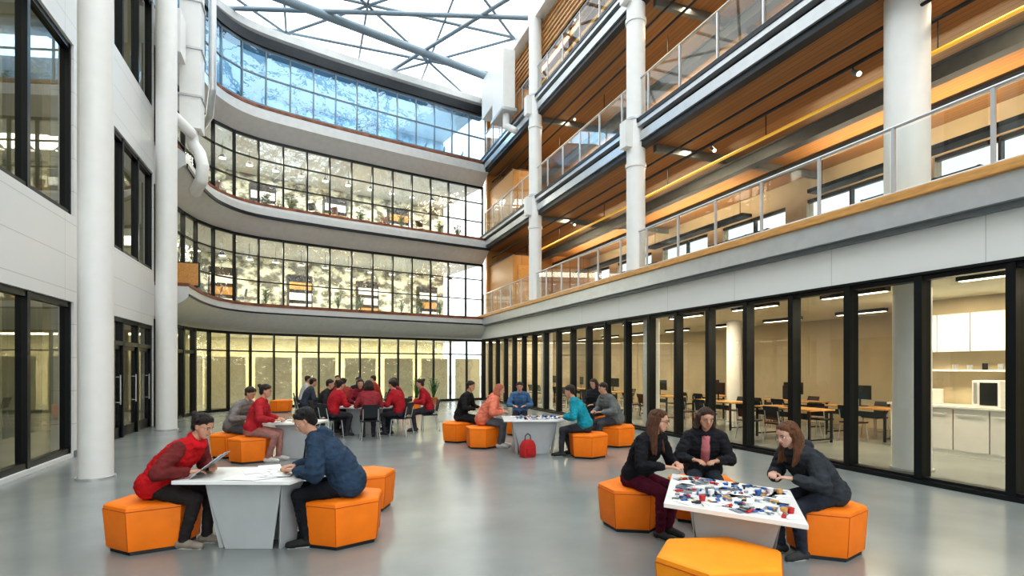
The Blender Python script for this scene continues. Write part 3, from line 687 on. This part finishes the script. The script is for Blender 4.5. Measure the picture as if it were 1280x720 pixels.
        tb=Wr+f*.022-sd*.022; t1=tb+(f*.55-sd*.8+n*.15).normalized()*.040; t2=t1+(f*.85-sd*.35+n*.35).normalized()*.032; t3=t2+(f*.95-sd*.05+n*.4).normalized()*.024
        add('skin',tb,t1,.0155,.0115); add('skin',t1,t2,.0115,.0105); add('skin',t2,t3,.0105,.009)
    for i,s in enumerate((-1,1)):
        J=p0+X*s*.092+V((0,.01,-.012)); F=V((feet[i][0],feet[i][1],.085))
        K,A=ik(J,F,.43,.42,V((s*.12,1,.9)))
        if seat<.7: add('bottom',J-V((0,.05,0)),J,.09,.092)
        add('bottom',J,J.lerp(K,.5),.092,.083); add('bottom',J.lerp(K,.5),K,.083,.066)
        add('bottom',K,K.lerp(A,.35),.064,.060); add('bottom',K.lerp(A,.35),A+V((0,0,.01)),.060,.048)
        d=V((K.x-J.x,abs(K.y-J.y)+.25,0)).normalized()
        g=lambda k,z: V((A.x,A.y,0))+d*k+V((0,0,z))
        add('skin',A+V((0,0,.02)),A,.034,.034)
        add('shoe',g(-.045,.045),g(.0,.06),.042,.044); add('shoe',g(.0,.055),g(.12,.040),.043,.037); add('shoe',g(.12,.038),g(.165,.034),.037,.031)
        add('sole',g(-.05,.014),g(.165,.014),.018,.018)
    tmp=MB(); mm=M['white']
    for lab,a,b,ra,rb in P: tmp.cap(a,b,ra,rb,mm,14,4)
    me=bpy.data.meshes.new('t'); me.from_pydata(tmp.v,[],tmp.f); me.update()
    o=bpy.data.objects.new('t',me); S.collection.objects.link(o)
    rm=o.modifiers.new('r','REMESH'); rm.mode='VOXEL'; rm.voxel_size=vox
    sm=o.modifiers.new('s','SMOOTH'); sm.factor=.5; sm.iterations=2
    dg=bpy.context.evaluated_depsgraph_get(); ev=o.evaluated_get(dg); m2=bpy.data.meshes.new_from_object(ev)
    bpy.data.objects.remove(o); bpy.data.meshes.remove(me)
    nv=len(m2.vertices); co=np.empty(nv*3); m2.vertices.foreach_get('co',co); co=co.reshape(-1,3)
    nf=len(m2.polygons); fc=np.empty(nf*3); m2.polygons.foreach_get('center',fc); fc=fc.reshape(-1,3)
    A=np.array([p[1] for p in P]); Bq=np.array([p[2] for p in P]); ra=np.array([p[3] for p in P]); rb=np.array([p[4] for p in P])
    def label(pts):
        best=np.full(len(pts),1e9); idx=np.zeros(len(pts),int)
        for k in range(len(P)):
            ab=Bq[k]-A[k]; q=max(ab.dot(ab),1e-9); t=np.clip((pts-A[k])@ab/q,0,1)
            d=np.linalg.norm(pts-(A[k]+t[:,None]*ab),axis=1)-(ra[k]+(rb[k]-ra[k])*t)
            w=d<best; best[w]=d[w]; idx[w]=k
        return idx
    fl=label(fc); labs=[P[k][0] for k in fl]
    vl=label(co); nr=np.empty(nv*3); m2.vertices.foreach_get('normal',nr); nr=nr.reshape(-1,3)
    amp={'top':.011,'sleeve':.013,'bottom':.010,'scarf':.009,'inner':.004,'hair':.006}
    for k in range(nv):
        lb=P[vl[k]][0]; a=amp.get(lb,0)
        if a:
            c=co[k]; 
            if lb=='hair': q=noise.noise(V((c[0]*60+3.1,c[1]*60,c[2]*12)))
            else:
                q=noise.noise(V((c[0]*9+3.1,c[1]*9,c[2]*16))); q=(.5-abs(q)*2)*.6+.5*noise.noise(V((c[0]*24,c[1]*24+5,c[2]*30)))
            co[k]+=nr[k]*a*q
    cm={'top':fabric(top),'sleeve':fabric(sleeve or top),'bottom':fabric(bottom),'inner':fabric(inner or top),'scarf':fabric(scarf or top),
        'skin':skinm(skin),'hair':hairm(hair),'shoe':fabric(shoe),'sole':M['paper'],'eye':M['eye'],'iris':M['iris'],'lips':M['lips']}
    out=MB(); out.v=[tuple(c) for c in co]; out.f=[tuple(p.vertices) for p in m2.polygons]; out.m=[out.mi(cm[l]) for l in labs]
    bpy.data.meshes.remove(m2)
    for lab,a,b,r1,r2 in D: out.cap(a,b,r1,r2,cm[lab],8,3)
    ob=out.obj(name,smooth=75,loc=(loc[0],loc[1],0),rz=math.atan2(face[1],face[0])-math.pi/2)
    ob.scale=(sc,sc,sc)
    return ob
FV=.0075
person('woman_in_red_sweater',(-1.32,6.01),(.93,-.36),(.50,.015,.02),(.035,.03,.03),style='bun',female=True,lean=38,hp=24,hy=8,
  hands=((-.12,.48,.72),(.20,.46,.72)),feet=((-.08,.42),(.10,.30)),sleeve=(.16,.03,.03),scarf=(.55,.015,.025),vox=FV,shoe=(.30,.26,.22),hair=(.02,.012,.01),bulk=.024,jacket=True,sc=.97)
person('man_in_navy_jacket',(.36,5.50),(-.98,.12),(.036,.062,.105),(.015,.017,.022),style='short',lean=34,hp=32,hy=-6,
  hands=((-.16,.50,.72),(.12,.55,.72)),feet=((-.08,.36),(.14,.42)),vox=FV,shoe=(.03,.03,.03),hair=(.012,.01,.01),bulk=.036,jacket=True,hood=True)
person('woman_with_glasses',(3.22,4.88),(.30,-.95),(.015,.015,.018),(.10,.012,.03),style='long',female=True,lean=26,hp=6,hy=-24,
  hands=((-.12,.50,.71),(.14,.54,.71)),feet=((-.10,.36),(.10,.40)),vox=FV,glasses=True,hair=(.10,.035,.015),hair_len=.30,skin=(.60,.34,.24),bulk=.016,sc=.93,seat=.44)
person('woman_in_pink_shirt',(4.08,4.88),(-.56,-.83),(.025,.025,.03),(.06,.07,.09),style='bob',female=True,lean=26,hp=14,hy=-14,
  hands=((-.11,.48,.71),(.14,.46,.71)),feet=((-.12,.34),(.12,.36)),vox=FV,inner=(.62,.22,.24),hair=(.05,.02,.012),bulk=.018,jacket=True,sc=.93,seat=.44)
person('woman_in_grey_hoodie',(4.40,3.64),(-.985,.1),(.042,.047,.055),(.03,.035,.05),style='long',female=True,lean=38,hp=18,hy=0,
  hands=((-.15,.54,.71),(.13,.52,.71)),feet=((-.11,.36),(.12,.40)),vox=FV,hood=True,hair=(.15,.06,.025),hair_len=.24,skin=(.62,.37,.28),bulk=.028,jacket=True,sc=.94,seat=.44)
G=.0112
person('woman_in_red_coat',(-.93,10.7),(.97,-.2),(.46,.03,.04),(.38,.19,.17),style='bun',female=True,lean=18,vox=G,sleeve=(.40,.03,.04),feet=((-.1,.42),(.12,.30)),shoe=(.6,.58,.55),bulk=.02)
person('man_in_grey_sweater',(-1.33,11.45),(.85,-.5),(.24,.22,.21),(.12,.12,.13),lean=32,hp=28,vox=G,bulk=.02)
person('person_in_coral_hoodie',(3.47,10.98),(.9,-.42),(.66,.20,.13),(.14,.15,.17),style='bob',lean=30,hood=True,vox=G,hair=(.45,.14,.08),shoe=(.6,.6,.6),bulk=.034,jacket=True)
person('man_in_black_shirt',(3.25,12.0),(.8,-.6),(.02,.02,.022),(.03,.03,.035),lean=20,vox=G)
person('man_in_teal_sweater',(4.92,9.13),(-.85,.52),(.02,.28,.36),(.05,.05,.06),lean=26,hp=18,vox=G,feet=((-.1,.46),(.12,.30)),bulk=.026)
person('man_in_grey_jacket',(6.12,10.1),(-1,-.05),(.17,.18,.18),(.07,.07,.08),lean=24,vox=G,feet=((-.1,.46),(.12,.40)),bulk=.03,jacket=True)
person('person_in_blue_shirt',(4.95,12.62),(-.4,-.9),(.08,.16,.30),(.04,.04,.05),lean=22,vox=G,sc=.95)
person('person_in_dark_jacket',(6.95,12.25),(-.9,-.4),(.03,.03,.035),(.03,.03,.04),style='bob',female=True,lean=16,vox=G,bulk=.025)
ch=[('woman_in_crimson_top',(.52,13.7),(.85,.5),(.40,.02,.03),'bun'),('man_in_crimson_hoodie',(2.15,13.5),(-.8,.6),(.38,.02,.03),'short'),
 ('person_in_black_top',(.30,14.8),(.95,-.3),(.03,.03,.03),'short'),('person_in_maroon_top',(1.3,15.2),(0,-1),(.20,.02,.03),'bob'),
 ('person_in_charcoal_top',(2.35,14.95),(-.9,-.4),(.04,.04,.05),'short'),('person_in_burgundy_top',(1.35,13.05),(0,1),(.28,.04,.05),'bob'),
 ('person_in_slate_top',(-.1,16.5),(.95,.2),(.05,.06,.08),'short'),('person_in_scarlet_top',(2.6,16.2),(-.9,.4),(.42,.03,.03),'bob'),('person_in_brick_top',(.9,16.1),(.2,1),(.30,.05,.04),'short'),
 ('person_in_ruby_top',(3.0,14.2),(-1,.1),(.36,.02,.03),'bun'),('person_in_ink_top',(1.5,17.8),(-.1,-1),(.02,.02,.03),'short')]
for nm,l,f,c,sty in ch:
    person(nm,l,f,c,(.05,.05,.06),style=sty,lean=20,vox=.013,female=sty!='short',seat=.455,hands=((-.15,.46,.74),(.15,.46,.74)),bulk=.02)
    chair('meeting_chair',l[0],l[1],math.atan2(f[1],f[0])-math.pi/2)
for nm,l,f,c in (('person_in_white_shirt',(-.2,19.5),(1,0),(.5,.5,.5)),('person_in_rust_top',(2.3,19.2),(-1,.2),(.35,.05,.03)),('person_in_brown_top',(1.0,20.3),(-.1,-1),(.12,.05,.03))):
    person(nm,l,f,c,(.05,.05,.07),lean=16,vox=.015,hp=8,hands=((-.15,.42,.72),(.15,.42,.72))); chair('meeting_chair',l[0],l[1],math.atan2(f[1],f[0])-math.pi/2)
table('meeting_table',1.05,19.4,0,[(-.7,-.4),(.7,-.4),(.7,.4),(-.7,.4)],.7,.5,.4)
table('meeting_table',1.3,16.95,0,[(-.7,-.4),(.7,-.4),(.7,.4),(-.7,.4)],.7,.5,.4)
# ---------------------------------------------------------------- world, camera
w=bpy.data.worlds.new('sky'); S.world=w; w.use_nodes=True; nt=w.node_tree; bg=nt.nodes['Background']
tc=nt.nodes.new('ShaderNodeTexCoord'); ns=nt.nodes.new('ShaderNodeTexNoise'); ns.inputs['Scale'].default_value=3; ns.inputs['Detail'].default_value=6
cr=nt.nodes.new('ShaderNodeValToRGB'); cr.color_ramp.elements[0].position=.36; cr.color_ramp.elements[1].position=.58
cr.color_ramp.elements[0].color=(.80,.91,1,1); cr.color_ramp.elements[1].color=(1,.99,.97,1)
nt.links.new(tc.outputs['Generated'],ns.inputs[0]); nt.links.new(ns.outputs['Fac'],cr.inputs[0]); nt.links.new(cr.outputs[0],bg.inputs[0]); bg.inputs[1].default_value=3.1
cam=bpy.data.cameras.new('camera'); cam.sensor_width=36; cam.lens=680/1280*36; cam.shift_y=98/1280; cam.clip_end=300
co=bpy.data.objects.new('camera',cam); S.collection.objects.link(co); co.location=(0,0,1.7); co.rotation_euler=(math.pi/2,0,-math.atan2(.351,.936)); S.camera=co
S.view_settings.view_transform='Standard'
try: S.view_settings.look='Medium High Contrast'
except Exception as e: print('look',e)
S.view_settings.exposure=-.12
